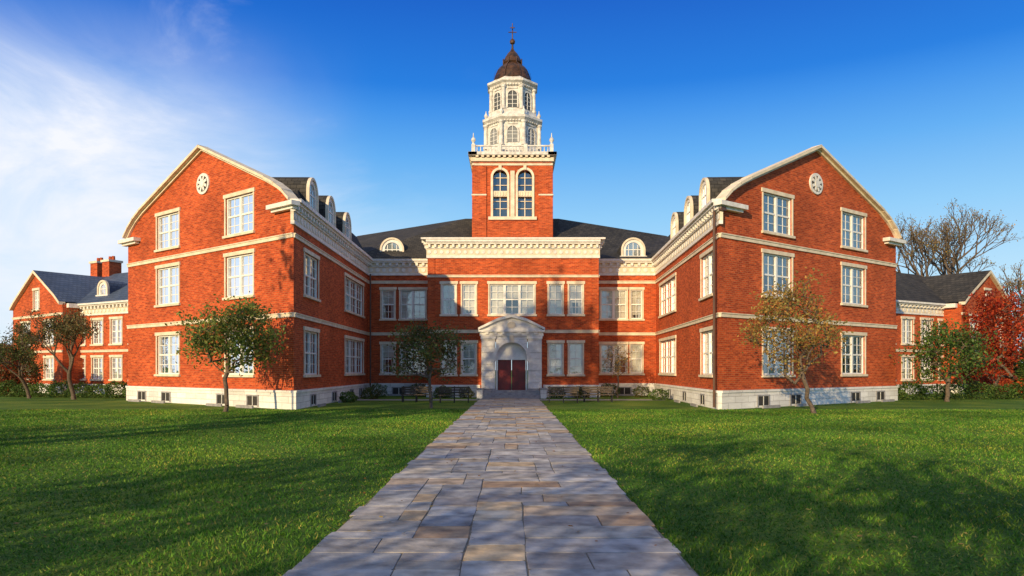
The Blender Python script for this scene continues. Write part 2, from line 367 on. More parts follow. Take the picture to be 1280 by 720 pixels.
P.white_cornice.prism(PF,[(-.1,4.82),(PF.L+.1,4.82),(PF.L-.35,5.1),(c+1.,5.45),(c,5.72),(c-1.,5.45),(.35,5.1)],-.7,.04)
for s in(-1,1):
    e0=c+s*(PF.L/2+.22); m=c+s*1.0
    for q,zz in (([(e0,4.82),(e0,4.98),(m,5.66),(m,5.46)],0),([(m,5.46),(m,5.66),(c,5.92),(c,5.72)],1)):
        P.white_cornice.prism(PF,q,-.7,.28-.003*s-.002*zz)
for k in range(7): P.white_cornice.box(PF,c-1.75+k*.58-.12,c-1.75+k*.58+.12,.1,.2,4.52,4.66)
pr_=[(c+.3*math.cos(2*math.pi*k/14),5.18+.24*math.sin(2*math.pi*k/14)) for k in range(14)]; T.prism(PF,pr_,.03,.1)
P.window_blinds.prism(PF,archpts(c,2.24,2.86,2.9),-.62,-.5)
for j in range(len(P.window_blinds.c)):
    if P.window_blinds.c[j]==(1,1,1): P.window_blinds.c[j]=(.85,.83,.80)
for k in range(1,6):
    a=math.pi*k/6; d=(math.cos(a),math.sin(a)); q=(-d[1]*.025,d[0]*.025)
    P.window_frames.prism(PF,[(c+d[0]*.2+q[0],2.9+d[1]*.2+q[1]),(c+d[0]*1.05+q[0],2.9+d[1]*1.05+q[1]),(c+d[0]*1.05-q[0],2.9+d[1]*1.05-q[1]),(c+d[0]*.2-q[0],2.9+d[1]*.2-q[1])],-.5,-.46)
P.window_frames.box(PF,c-1.12,c+1.12,-.6,-.4,2.7,2.9)
for s in(-1,1): P.window_frames.box(PF,c+s*1.07-.06,c+s*1.07+.06,-.6,-.42,.5,2.7)
for s in(-1,1):
    d0=c+min(s*1.0,s*.02); d1=c+max(s*1.0,s*.02)
    P.doors.box(PF,d0,d1,-.62,-.55,.52,2.7)
    for z0,z1 in((.68,1.25),(1.38,1.95),(2.05,2.58)):
        for q in (0,1):
            a=d0+.1+q*.43; P.doors.box(PF,a,a+.34,-.56,-.52,z0,z1)
    P.dome.lathe(c+PF.o.x+s*.09,51.3+.5,[(.03,1.45),(.03,1.6)],8)
for i in range(4):
    P.steps.box(PF,c-2.0,c+2.0,-.65,2.2-.42*i,-.1,.15*(i+1)-.07)
for s in(-1,1):
    P.stone_base.box(PF,c+s*2.2-.2,c+s*2.2+.2,.1,1.7,-.1,.62); P.steps.box(PF,c+s*2.2-.25,c+s*2.2+.25,.08,1.75,.62,.7)
# tower
TX,TH=.04,3.15; Ty=58.; cyT=Ty+TH; Zt=18.85
corn=[(TX-TH,Ty),(TX+TH,Ty),(TX+TH,Ty+2*TH),(TX-TH,Ty+2*TH)]
c_=P.cupola
for i in range(4):
    a,b=corn[i],corn[(i+1)%4]; mid=((a[0]+b[0])/2,(a[1]+b[1])/2); ref=(mid[0]*2-TX,mid[1]*2-cyT)
    F=Fr(a,b,ref); e=.002*i
    hu=[(2.15-.58,2.15+.58),(4.15-.58,4.15+.58)]
    W=P.walls
    hs=[(u0,u1,14.3,18.1) for u0,u1 in hu]
    wall(W,F,[(0,Zt),(F.L,Zt)],9,hs,.5)
    for u0,u1 in hu:
        uc=(u0+u1)/2; zsp=18.1-.58
        nn=10
        for k in range(nn):
            a0,a1=math.pi*k/nn,math.pi*(k+1)/nn
            p=[(uc+.58*math.cos(x),zsp+.58*math.sin(x)) for x in(a0,a1)]
            P.stone_trim.poly([F.P(p[0][0],.0,p[0][1]),F.P(p[0][0],.0,18.12),F.P(p[1][0],.0,18.12),F.P(p[1][0],.0,p[1][1])])
        archring(P.stone_trim,F,uc,1.5,1.14,14.3,zsp,-.1,.1)
        P.stone_trim.box(F,uc-.12,uc+.12,.08,.17,zsp+.55,zsp+.9)
        P.room_interiors.poly([F.P(u,-.45,z) for u,z in archpts(uc,1.16,14.3,zsp)])
        P.window_glass.poly([F.P(u,-.40,z) for u,z in archpts(uc,1.16,14.3,zsp)])
        fm=P.stone_trim
        fm.box(F,uc-.035,uc+.035,-.38,-.28,14.3,18.05)
        for z in (14.35,15.0,15.6,16.9,17.5): fm.box(F,uc-.58,uc+.58,-.38,-.3,z,z+.05)
        P.stone_trim.box(F,uc-.58,uc+.58,-.3,-.02,15.95,16.4)
        for k in range(5): P.stone_trim.box(F,uc-.5+k*.22,uc-.5+k*.22+.1,-.03,.03,16.02,16.33)
    P.stone_trim.box(F,1.2,5.1,-.05,.16,14.05,14.3)
    P.stone_trim.box(F,F.L/2-.17,F.L/2+.17,-.05,.12,14.3,18.0)
    for a_,b_ in((-.08,1.05),(F.L-1.05,F.L+.08)):
        W.box(F,a_,b_,-.1,.1+e,9,18.4)
        P.stone_trim.box(F,a_-.01,b_+.01,-.1,.14+e,16.0+e,16.12+e)
    band(P,F,-.1,F.L+.1,18.4,e,.12)
    k_=P.stone_trim
    k_.box(F,-.15,F.L+.15,-.2,.18+e,Zt-.1+e,Zt+.2+e)
    for k in range(14): k_.box(F,.2+k*.44,.2+k*.44+.22,.15,.33,Zt+.2,Zt+.36)
    c_.box(F,-.4,F.L+.4,-.3,.4+e,Zt+.36+e,Zt+.6+e)
    zb=Zt+.6
    c_.box(F,-.1,F.L+.1,-.1,.10+e,zb+e,zb+.1+e); c_.box(F,-.1,F.L+.1,-.06,.08+e,zb+.52+e,zb+.62+e)
    for k in range(21):
        q=F.P(.3+k*.285,.01,0); c_.lathe(q[0],q[1],[(.035,zb+.1),(.06,zb+.22),(.03,zb+.36),(.04,zb+.52)],6)
    for u in (0,F.L/3,F.L*2/3):
        c_.box(F,u-.15,u+.15,-.15,.14+e,zb,zb+.7)
    q=F.P(0,0,0); c_.lathe(q[0],q[1],[(.1,zb+.7),(.08,zb+.8),(.19,zb+1.0),(.16,zb+1.15),(.05,zb+1.28),(.03,zb+1.6)],10)
c_.poly([(x,y,Zt+.58) for x,y in corn])
R8=math.pi/8
c_.lathe(TX,cyT,[(2.65,19.4),(2.65,20.15),(2.5,20.2),(2.4,20.3),(2.3,20.4),(2.3,22.35),(2.4,22.4),(2.5,22.5),(2.7,22.65),(2.7,22.85),(2.35,22.95),(2.2,23.2)],8,R8)
c_.lathe(TX,cyT,[(2.15,23.1),(2.15,23.45),(1.85,23.5),(1.85,25.45),(1.95,25.5),(2.05,25.65),(2.28,25.78),(2.28,25.95),(1.85,26.1),(1.62,26.35)],8,R8)
for k in range(8):
    a=k*math.pi/4+math.pi/8
    for rr,z0,z1,w in((2.42,20.4,22.4,.17),(1.95,23.5,25.45,.15)):
        x,y=TX+rr*math.cos(a),cyT+rr*math.sin(a)
        c_.lathe(x,y,[(w*1.35,z0),(w*1.35,z0+.15),(w,z0+.18),(w*.85,z1-.2),(w*1.3,z1-.12),(w*1.4,z1)],10)
    m=a+math.pi/8
    for rr,z0,zsp,w,hf in((2.3*math.cos(R8),20.65,21.55,.85,1),(1.85*math.cos(R8),23.65,24.65,.78,1)):
        o_=Vector((TX+rr*math.cos(m),cyT+rr*math.sin(m))); d=Vector((-math.sin(m),math.cos(m)))
        F=Fr(o_-d*.6,o_+d*.6,(TX+20*math.cos(m),cyT+20*math.sin(m)))
        P.window_blinds.poly([F.P(u,.03,z) for u,z in archpts(.6,w,z0,zsp)],None,(.08,.09,.10) if z0>23 else (.22,.23,.24))
        archring(P.cupola,F,.6,w+.2,w-.02,z0,zsp,-.05,.1)
        P.window_frames.box(F,.58,.62,.03,.07,z0,zsp+w/2); 
        for z in (z0+.3,z0+.65,zsp): P.window_frames.box(F,.6-w/2,.6+w/2,.03,.065,z-.015,z+.015)
        c_.box(F,.2,1.0,.02,.07,zsp+w/2+.18,zsp+w/2+.3)
        for j in range(6): c_.box(F,-.1+j*.24,.02+j*.24,.0,.2,(22.38 if z0<23 else 25.48),(22.5 if z0<23 else 25.6))
    x,y=TX+2.4*math.cos(a),cyT+2.4*math.sin(a)
    c_.lathe(x,y,[(.1,22.85),(.08,22.98),(.16,23.15),(.12,23.3),(.04,23.42),(.03,23.6)],8)
P.dome.lathe(TX,cyT,[(1.55,26.2),(1.66,26.35),(1.6,26.55),(1.5,26.9),(1.34,27.25),(1.1,27.55),(.86,27.75),(.76,27.85),(.84,27.95),(.78,28.15),(.64,28.45),(.42,28.8),(.2,29.05),(.1,29.25),(.07,29.6),(.2,29.7),(.24,29.85),(.18,30.0),(.05,30.1),(.035,31.4)],16)
for k in range(8):
    a=k*math.pi/4+R8; P.dome.lathe(TX+.84*math.cos(a),cyT+.84*math.sin(a),[(.05,27.8),(.05,28.25)],6)
    pts=[(1.66,26.4),(1.55,26.9),(1.38,27.28),(1.12,27.6),(.88,27.8)]
    for (r0,z0),(r1,z1) in zip(pts,pts[1:]):
        d=Vector((-math.sin(a),math.cos(a)))*.04; e0=Vector((math.cos(a),math.sin(a)))
        q0=Vector((TX,cyT))+e0*(r0+.06); q1=Vector((TX,cyT))+e0*(r1+.06)
        P.dome.poly([(q0.x-d.x,q0.y-d.y,z0),(q0.x+d.x,q0.y+d.y,z0),(q1.x+d.x,q1.y+d.y,z1),(q1.x-d.x,q1.y-d.y,z1)])
TF=Fr((TX-1,cyT),(TX+1,cyT),(0,0))
P.dome.box(TF,.65,1.35,-.03,.03,30.62,30.68); P.dome.box(TF,.97,1.03,-.36,.36,30.80,30.86)
P.dome.box(TF,.8,1.2,-.035,.035,31.0,31.06)
finish(P,main)

# ------------------------------------------------------------------ side buildings
def annex(s):
    e=empty('brick_dormitory_building',(s*36,60,0)); P=Parts()
    F=Fr((s*27,55.5),(s*38,61.7),(0,0)); L=F.L
    hs=[]
    for c in (3.2,5.8,8.4,10.9):
        for z0,z1 in((1.2,3.0),(4.1,6.1)): hs.append((c-.75,c+.75,z0,z1))
    wall(P.walls,F,[(0,7),(L,7)],0,hs)
    for h in hs: window(P,F,*h)
    band(P,F,0,L,3.4,.001,.14); base(P,F,0,L,.8,.001); entab(P,F,0,L,6.5,7.5,0,.5,.5)
    a,b=F.P(-1,.5,7.5),F.P(L,.5,7.5); cc,d=F.P(L+4,-5.5,11.0),F.P(-1,-5.5,11.0)
    P.roof.poly([a,b,cc,d]); P.roof.poly([d,cc,F.P(L+4,-12,7.5),F.P(-1,-12,7.5)])
    if s<0:
        D=Fr(F.P(8,-.9,0)[:2],F.P(10,-.9,0)[:2],(0,0)); dormer(P,D,1,1.1,8.2,8.8,1.6)
    G=Fr((s*37.2,59.6),(s*45.6,65.8),(0,0)); L=G.L
    prof=[(0,7.5),(L*.1,8.2),(L*.5,10.5),(L*.9,8.2),(L,7.5)]
    hs=[]
    for c in(L*.25,L*.72):
        for z0,z1 in((1.2,3.0),(4.1,6.1)): hs.append((c-.95,c+.95,z0,z1))
    hs.append((L*.5-.6,L*.5+.6,7.2,8.9))
    wall(P.walls,G,prof,0,hs)
    for h in hs: window(P,G,*h)
    for (a,za),(b,zb) in zip(prof,prof[1:]): P.stone_trim.prism(G,[(a,za-.12),(b,zb-.12),(b,zb+.12),(a,za+.12)],-.2,.3)
    band(P,G,0,L,3.4,.002,.14); band(P,G,0,L,6.5,.002,.15); base(P,G,0,L,.8,.002)
    fr=[G.P(u,.28,z+.13) for u,z in prof]; bk=[G.P(u,-14,z+.13) for u,z in prof]
    for i in range(len(fr)-1): P.roof.poly([fr[i],fr[i+1],bk[i+1],bk[i]])
    for q,r_ in ((G.P(0,0,0),(0,60)),(G.P(L,0,0),(s*80,60))):
        q2=(q[0]-G.n.x*14,q[1]-G.n.y*14); S=Fr(q[:2],q2,r_); 
        hh=[(2,3.4,1.2,3.),(2,3.4,4.1,6.1)]
        wall(P.walls,S,[(0,7.5),(S.L,7.5)],0,hh)
        for h in hh: window(P,S,*h)
        base(P,S,0,S.L,.8,0); P.white_cornice.box(S,0.3,S.L,-.1,.4,7.15,7.5)
    if s<0:
      for u in (15.0,16.9):
        P.walls.box(F,u,u+1.1,-6.2,-5,8.5,12.1); P.stone_trim.box(F,u-.1,u+1.2,-6.3,-4.9,12.1,12.3)
        P.walls.lathe(*F.P(u+.3,-5.6,0)[:2],[(.17,12.3),(.14,12.7)],8); P.walls.lathe(*F.P(u+.8,-5.6,0)[:2],[(.17,12.3),(.14,12.7)],8)
    finish(P,e,{'roof':SLATE_BLUE if s<0 else SLATE})
    return G
annex(-1); GR=annex(1)

# ------------------------------------------------------------------ numpy mesh object
def npmesh(name,verts,k,cols,mats,loc=(0,0,0),extra=None):
    v=np.asarray(verts,dtype=np.float64).reshape(-1,3); nF=len(v)//k
    ev,ef=extra if extra else ([],[])
    nv=len(ev)
    me=bpy.data.meshes.new(name)
    allv=np.concatenate([np.array(ev).reshape(-1,3),v]) - np.array(loc)
    lt=np.array([len(f) for f in ef]+[k]*nF,dtype=np.int32)
    li=np.concatenate([np.array([i for f in ef for i in f],dtype=np.int32),np.arange(nv,nv+nF*k,dtype=np.int32)])
    me.vertices.add(len(allv)); me.vertices.foreach_set('co',allv.ravel())
    me.loops.add(len(li)); me.loops.foreach_set('vertex_index',li)
    me.polygons.add(len(lt)); ls=np.concatenate([[0],np.cumsum(lt)[:-1]]).astype(np.int32)
    me.polygons.foreach_set('loop_start',ls); me.polygons.foreach_set('loop_total',lt)
    for m in mats: me.materials.append(m)
    if len(mats)>1: me.polygons.foreach_set('material_index',np.array([0]*len(ef)+[1]*nF,dtype=np.int32))
    ca=me.color_attributes.new('Col','FLOAT_COLOR','POINT')
    cc=np.ones((len(allv),4),dtype=np.float32); cc[nv:,:3]=np.repeat(cols,k,axis=0); cc[:nv,:3]=.1
    ca.data.foreach_set('color',cc.ravel())
    me.update(); me.validate()
    o=bpy.data.objects.new(name,me); o.location=loc; COL.objects.link(o); return o
def leaves(centers,size,palette,r,asp=.55):
    n=len(centers); d=r.normal(size=(n,3)); d/=np.linalg.norm(d,axis=1)[:,None]
    e=r.normal(size=(n,3)); e-=d*np.sum(d*e,axis=1)[:,None]; e/=np.linalg.norm(e,axis=1)[:,None]
    s=size*r.uniform(.6,1.3,size=(n,1))
    q=np.stack([centers-d*s,centers+e*s*asp,centers+d*s,centers-e*s*asp],axis=1)
    pal=np.array(palette); c=pal[r.integers(0,len(pal),n)]*r.uniform(.7,1.25,size=(n,1))
    return q.reshape(-1,3),c
def tubes(nodes,par,rad,K,tr):
    ev=[];ef=[]
    for i in range(1,len(nodes)):
        a,b=nodes[par[i]],nodes[i]; dv=b-a; l=np.linalg.norm(dv)
        if l<1e-4: continue
        dv=dv/l; x=np.cross(dv,[.3,.9,.1]); x/=np.linalg.norm(x); y=np.cross(dv,x)
        sides=8 if rad[i]>tr*.4 else (5 if rad[i]>tr*.15 else 3); o=len(ev)
        ra=min(rad[par[i]],rad[i]*1.5) if i>K else rad[par[i]]
        for c,rr in((a,ra),(b+dv*rad[i]*.3,rad[i])):
            for k in range(sides):
                t_=2*math.pi*k/sides; ev.append(c+x*rr*math.cos(t_)+y*rr*math.sin(t_))
        for k in range(sides):
            j=(k+1)%sides; ef.append((o+k,o+j,o+sides+j,o+sides+k))
    return ev,ef
def radii(nodes,par,tip,tr):
    N=len(nodes); cnt=np.ones(N)
    for i in range(N-1,0,-1): cnt[par[i]]+=cnt[i]
    rad=np.sqrt(cnt); rad=tip+(rad-rad.min())*(tr-tip)/(rad[0]-rad.min()); rad[0]*=1.35
    return cnt,rad
def addleaves(nd,lper,lsize,pal,sigma,seed,r):
    ce=np.repeat(nd,lper,axis=0); ce=ce+r.normal(size=ce.shape)*sigma*np.array([1,1,.8])
    q,c=leaves(ce,lsize,pal,r)
    g=1+.3*np.sin(ce[:,0]*2.1+seed)*np.sin(ce[:,2]*2.7)+.15*np.sin(ce[:,1]*3); return q,c*g[:,None]
def tree(name,base,cc,cr,nat,lper,lsize,pal,tr,seed,sigma=.3,tip=.012,maxc=5):
    r=np.random.default_rng(seed); base=np.array(base,float); cc=np.array(cc,float); cr=np.array(cr,float)
    bot=np.array([base[0]+(cc[0]-base[0])*.55,base[1]+(cc[1]-base[1])*.55,max(cc[2]-cr[2]*.95,base[2]+.5)])
    nodes=[base+np.array([0,0,-.1])]; par=[-1]
    K=5
    for i in range(1,K+1):
        f=i/K; p=nodes[0]*(1-f)+bot*f; p[:2]+=r.normal(size=2)*.03*(bot[2]); nodes.append(p); par.append(len(nodes)-2)
    start=K
    for i in range(1,4):
        f=i/4; p=bot*(1-f)+(cc+np.array([0,0,cr[2]*.35]))*f; p[:2]+=r.normal(size=2)*.06*cr[0]; nodes.append(p); par.append(len(nodes)-2)
    d=r.normal(size=(nat,3)); d/=np.linalg.norm(d,axis=1)[:,None]
    lump=1+.22*np.sin(d[:,0]*4+seed)*np.cos(d[:,2]*5+seed*2)+.12*np.sin(d[:,1]*7+seed)
    at=cc+d*cr*(r.uniform(.12,1,size=(nat,1))**.45)*lump[:,None]
    at=at[np.argsort(np.linalg.norm(at-bot,axis=1))]
    for p in at:
        A=np.array(nodes[start:]); dd=np.linalg.norm(A-p,axis=1)+np.maximum(0,A[:,2]-p[2])*.9
        j=int(np.argmin(dd))+start; q=nodes[j]; dist=np.linalg.norm(p-q); m=max(1,int(dist/(cr[0]*.22)))
        pj=j
        for i in range(1,m+1):
            f=i/m; w=q*(1-f)+p*f; 
            if i<m: w=w+r.normal(size=3)*dist*.05; w[2]+=-.1*dist*math.sin(f*math.pi)
            nodes.append(w); par.append(pj); pj=len(nodes)-1
    cnt,rad=radii(nodes,par,tip,tr)
    ex=tubes(nodes,par,rad,K,tr)
    nd=np.array(nodes)[start+1:][cnt[start+1:]<=maxc]
    q,c=addleaves(nd,lper,lsize,pal,sigma,seed,r)
    return npmesh(name,q,4,c,[BARK,LEAF],tuple(base),ex)
def branching_tree(name,base,h,tr,seed,depth=6,lper=0,lsize=.1,pal=None,tip=.012,spread=.5,trunk=.28,sigma=.2):
    r=np.random.default_rng(seed); base=np.array(base,float)
    nodes=[base+np.array([0,0,-.1])]; par=[-1]
    def grow(pi,d,l,dep):
        p=nodes[pi].copy(); seg=4 if dep==depth else 3; idx=[]
        for i in range(seg):
            d=d+r.normal(size=3)*.09; d[2]+=.05; d/=np.linalg.norm(d); p=p+d*l/seg; nodes.append(p.copy()); par.append(pi); pi=len(nodes)-1; idx.append(pi)
        if dep==0: return
        nch=3 if r.random()<.75 else 2
        ph=r.uniform(0,6.28)
        x=np.cross(d,[.2,.1,1.]); x/=np.linalg.norm(x)+1e-6; y=np.cross(d,x)
        for k in range(nch):
            a=spread*r.uniform(.65,1.3); q=ph+k*2*math.pi/nch+r.uniform(-.4,.4)
            nd=d*math.cos(a)+(x*math.cos(q)+y*math.sin(q))*math.sin(a); nd[2]+=.10
            grow(idx[-1] if k<2 or dep==depth else idx[-2],nd/np.linalg.norm(nd),l*r.uniform(.62,.85),dep-1)
    grow(0,np.array([0,0,1.]),h*trunk,depth)
    A=np.array(nodes); sc=h/(A[:,2].max()-base[2]); A=base+(A-base)*sc; nodes=list(A)
    cnt,rad=radii(nodes,par,tip,tr); ex=tubes(nodes,par,rad,4,tr)
    if lper: q,c=addleaves(A[cnt<=3],lper,lsize,pal,sigma,seed,r)
    else: q,c=np.zeros((0,3)),np.zeros((0,3))
    return npmesh(name,q,4,c,[BARK,LEAF],tuple(base),ex)
OLIVE=[(.16,.23,.045),(.22,.27,.06),(.11,.17,.035),(.27,.25,.06)]
GREEN=[(.08,.16,.03),(.12,.21,.045),(.055,.11,.028),(.16,.21,.045)]
DKMIX=[(.09,.13,.035),(.14,.17,.045),(.20,.13,.045),(.07,.10,.03)]
ORANGE=[(.44,.26,.07),(.50,.28,.06),(.34,.24,.07),(.34,.28,.08),(.24,.23,.07)]
RED=[(.48,.055,.02),(.38,.04,.018),(.54,.10,.025),(.24,.035,.02)]
tree('young_maple_tree',(-13.55,34,0),(-13.3,34,3.5),(2.05,1.8,1.6),260,34,.088,OLIVE,.095,3,.30)
tree('crabapple_tree',(-4.2,37.5,0),(-4.45,37.6,2.95),(1.8,1.6,1.45),230,26,.078,DKMIX,.08,11,.27)
tree('young_oak_tree',(13.75,32.7,0),(12.8,32.9,3.95),(1.85,1.7,2.15),260,28,.074,ORANGE,.095,21,.29)
tree('green_maple_tree',(27.2,45,0),(27.2,45,2.9),(2.3,2,1.8),190,36,.10,GREEN,.13,31,.36)
tree('red_maple_tree',(33.6,50,0),(33.6,50,4.2),(1.8,1.8,3.7),240,38,.11,RED,.15,41,.33)
branching_tree('bare_elm_tree',(46,75,0),19.0,.42,51,7,1,.09,ORANGE,.016,.48,.24)
branching_tree('bare_elm_tree',(58,84,0),15,.36,52,6,1,.1,ORANGE,.018,.5,.22)
branching_tree('hawthorn_tree',(-29.2,48,0),6.0,.13,61,5,9,.075,[(.17,.15,.06),(.22,.14,.05),(.11,.13,.05)],.012,.55,.2,.22)
branching_tree('hawthorn_tree',(-33.5,50,0),5.2,.11,62,5,10,.075,DKMIX,.012,.55,.2,.22)
tree('serviceberry_tree',(7.4,50.5,0),(7.4,50.5,2.6),(1.0,.9,1.2),70,9,.06,ORANGE,.05,63,.18)
# unseen trees behind and left of the viewpoint, added to shade lawn and entrance
for i,(x,y,h,w) in enumerate([(-19.0,12,21.5,4.3),(-20.2,6.5,23.,4.0)]):
    tree('unseen_shade_oak',(x,y,0),(x,y,h*.62),(w,w,h*.36),240,16,.30,OLIVE,.45,70+i,.8,tip=.03)
for i,(x,y,h,w) in enumerate([(-15,-7,9,3.2),(-7.5,-6,8.5,3.0),(4,-12,8.5,2.8),(-1.5,-3.5,6.5,2.2),(-26,4,7.5,3.0)]):
    tree('unseen_shade_linden',(x,y,0),(x,y,h*.62),(w,w,h*.34),90,12,.20,OLIVE,.2,80+i,.5,tip=.02)
# climbing ivy on the gable of the right-hand dormitory
rv=np.random.default_rng(9); nI=17000; u=rv.uniform(.2,GR.L-.2,nI); zt=1+8*(.6+.4*np.sin(u*1.1+2))*rv.uniform(.75,1.,nI); z=rv.uniform(0,1,nI)**.8*np.clip(zt,0,9.)
mk=~((z>4.2)&(z<6.0)&(np.abs(u-GR.L*.25)<.9)); u,z=u[mk],z[mk]
mk=z<8.2+2.3*(1-np.abs(u/GR.L-.5)*2); u,z=u[mk],z[mk]
ce=np.stack([GR.o.x+GR.u.x*u+GR.n.x*.16,GR.o.y+GR.u.y*u+GR.n.y*.16,z],1)+rv.normal(size=(len(u),3))*.06
q,c=leaves(ce,.12,RED+[(.12,.12,.03)],rv); npmesh('climbing_ivy',q,4,c,[LEAF],(GR.o.x,GR.o.y,0))
def shrubmass(name,boxes,n,size,pal,seed):
    r=np.random.default_rng(seed); cs=[]; tot=sum(b[3]*b[4] for b in boxes)
    for (x,y,z,rx,rz,ry) in boxes:
        m=int(n*rx*rz/tot); d=r.normal(size=(m,3)); d/=np.linalg.norm(d,axis=1)[:,None]
        l=1+.18*np.sin(d[:,0]*6+x)*np.cos(d[:,2]*5+y)
        p=d*np.array([rx,ry,rz])*(r.uniform(.3,1,size=(m,1))**.35)*l[:,None]+np.array([x,y,z]); cs.append(p)
    ce=np.concatenate(cs); ce=ce[ce[:,2]>.02]; q,c=leaves(ce,size,pal,r); c=c*(1+.25*np.sin(ce[:,0]*3)*np.sin(ce[:,2]*4))[:,None]
    x,y=boxes[0][0],boxes[0][1]
    return npmesh(name,q,4,c,[LEAF],(x,y,0))
shrubmass('boxwood_hedge',[(-26-1.6*i,50+.45*i,.45,1.0,.65+.15*math.sin(i*2),.7) for i in range(8)],11000,.07,GREEN,1)
shrubmass('boxwood_hedge',[(24.8+1.7*i,47.5+.3*i,.45,1.0,.7+.15*math.sin(i*2.3),.7) for i in range(8)],11000,.07,GREEN,2)
shrubmass('burning_bush',[(-37.3,54.3,1.6,1.6,1.8,1.2),(-39.5,56,1.8,1.7,2.1,1.2)],7000,.11,[(.3,.06,.02),(.2,.07,.03),(.1,.09,.03)],3)
shrubmass('arborvitae_shrub',[(35.6,49.5,1.8,.8,2.4,.9),(37.2,50.5,2.0,1.,2.6,.9)],7000,.09,GREEN,4)
for i,(x,y,rx,rz) in enumerate([(-10.0,44,.55,.4),(-9.6,49,.7,.5),(-9.9,53,.8,.6),(-6.9,54.1,.9,.6),(-4.9,50.9,.7,.5),(-3.2,50.6,.55,.45),(3.2,50.6,.55,.45),(4.9,50.9,.7,.5),(7.3,54.0,.9,.6),(9.4,52,.7,.5),(9.6,47,.7,.45)]):
    shrubmass('foundation_shrub',[(x,y,rz*.7,rx,rz,rx*.8)],1300,.05,DKMIX if i%2 else GREEN,20+i)
def treeline(name,x0,x1,y,h,n,seed):
    r=np.random.default_rng(seed); x=r.uniform(x0,x1,n); top=h*(.65+.25*np.sin(x*.35+seed)+.15*np.sin(x*.9))
    z=top*r.uniform(0,1,n)**.7; ce=np.stack([x,y+r.uniform(-4,4,n),z],1); q,c=leaves(ce,.45,[(.05,.06,.03),(.08,.08,.035),(.12,.08,.035)],r)
    npmesh(name,q,4,c,[LEAF],((x0+x1)/2,y,0))
treeline('distant_treeline',-130,-52,95,6.5,14000,5); treeline('distant_treeline',52,130,95,8,14000,6)

# ------------------------------------------------------------------ ground
def lawnmat():
    m,nt,N,L,b=newmat('lawn_grass'); tc=N.new('ShaderNodeTexCoord')
    n=N.new('ShaderNodeTexNoise'); n.inputs['Scale'].default_value=.35; n.inputs['Detail'].default_value=5; L.new(tc.outputs['Object'],n.inputs['Vector'])
    n2=N.new('ShaderNodeTexNoise'); n2.inputs['Scale'].default_value=14; n2.inputs['Detail'].default_value=8; n2.inputs['Roughness'].default_value=.75; L.new(tc.outputs['Object'],n2.inputs['Vector'])
    a=N.new('ShaderNodeMath'); a.operation='MULTIPLY_ADD'; a.inputs[1].default_value=.6; L.new(n2.outputs['Fac'],a.inputs[0])
    m2=N.new('ShaderNodeMath'); m2.operation='MULTIPLY'; m2.inputs[1].default_value=.4; L.new(n.outputs['Fac'],m2.inputs[0]); L.new(m2.outputs[0],a.inputs[2])
    r=N.new('ShaderNodeValToRGB'); e=r.color_ramp.elements; e[0].position=.38; e[0].color=(.03,.09,.012,1); e[1].position=.62; e[1].color=(.24,.29,.04,1)
    x=e.new(.5); x.color=(.09,.18,.022,1)
    L.new(a.outputs[0],r.inputs['Fac']); L.new(r.outputs[0],b.inputs['Base Color']); b.inputs['Roughness'].default_value=.9; b.inputs['Specular IOR Level'].default_value=.15
    bp=N.new('ShaderNodeBump'); bp.inputs['Strength'].default_value=.9; bp.inputs['Distance'].default_value=.08; L.new(n2.outputs['Fac'],bp.inputs['Height']); L.new(bp.outputs[0],b.inputs['Normal'])
    return m
g=MB(); g.poly([(-1500,-300,0),(1500,-300,0),(1500,2500,0),(-1500,2500,0)]); g.build('lawn_ground',lawnmat())
PX0,PX1=-2.16,1.80
nb=280000; r=rng
d=r.uniform(5.5,36,nb); x=r.uniform(-1,1,nb)*(.76*d+2.0)
ok=~((x>PX0-.0)&(x<PX1+.0)); d=d[ok];x=x[ok];nb=len(d)
h=r.uniform(.022,.052,nb)*(1+.25*np.sin(x*1.3+d*.7)); th=r.uniform(0,2*math.pi,nb); w=r.uniform(.004,.009,nb)*(1+d*.07)
bx,by=np.cos(th)*w,np.sin(th)*w; lean=r.normal(size=(nb,2))*.026
v=np.stack([np.stack([x-bx,d-by,np.zeros(nb)],1),np.stack([x+bx,d+by,np.zeros(nb)],1),np.stack([x+lean[:,0],d+lean[:,1],h],1)],1).reshape(-1,3)
pal=np.array([(.08,.215,.022),(.13,.28,.03),(.05,.15,.018),(.23,.34,.05),(.36,.34,.08)])
pi_=r.choice(5,nb,p=[.35,.27,.20,.13,.05]); c=pal[pi_]*r.uniform(.75,1.25,(nb,1))
fld=np.sin(x*.6+1.3*np.sin(d*.35))*np.sin(d*.45+.8*np.sin(x*.5)); c=c*(1+.3*fld)[:,None]; c[:,0]*=1+.35*np.clip(fld,0,1)
npmesh('grass_blades',v,3,c,[GRASSB])
n=700; ly=r.uniform(8,44,n); lx=r.uniform(-1,1,n)*(.7*ly); lc=np.stack([lx,ly,np.full(n,.055)],1)
q,c=leaves(lc,.04,[(.3,.16,.05),(.22,.1,.03),(.35,.25,.08)],r,.7); q=q.reshape(-1,4,3); q[:,:,2]=.05+(q[:,:,2]-.055)*.3; npmesh('fallen_leaves',q.reshape(-1,3),4,c,[LEAF])
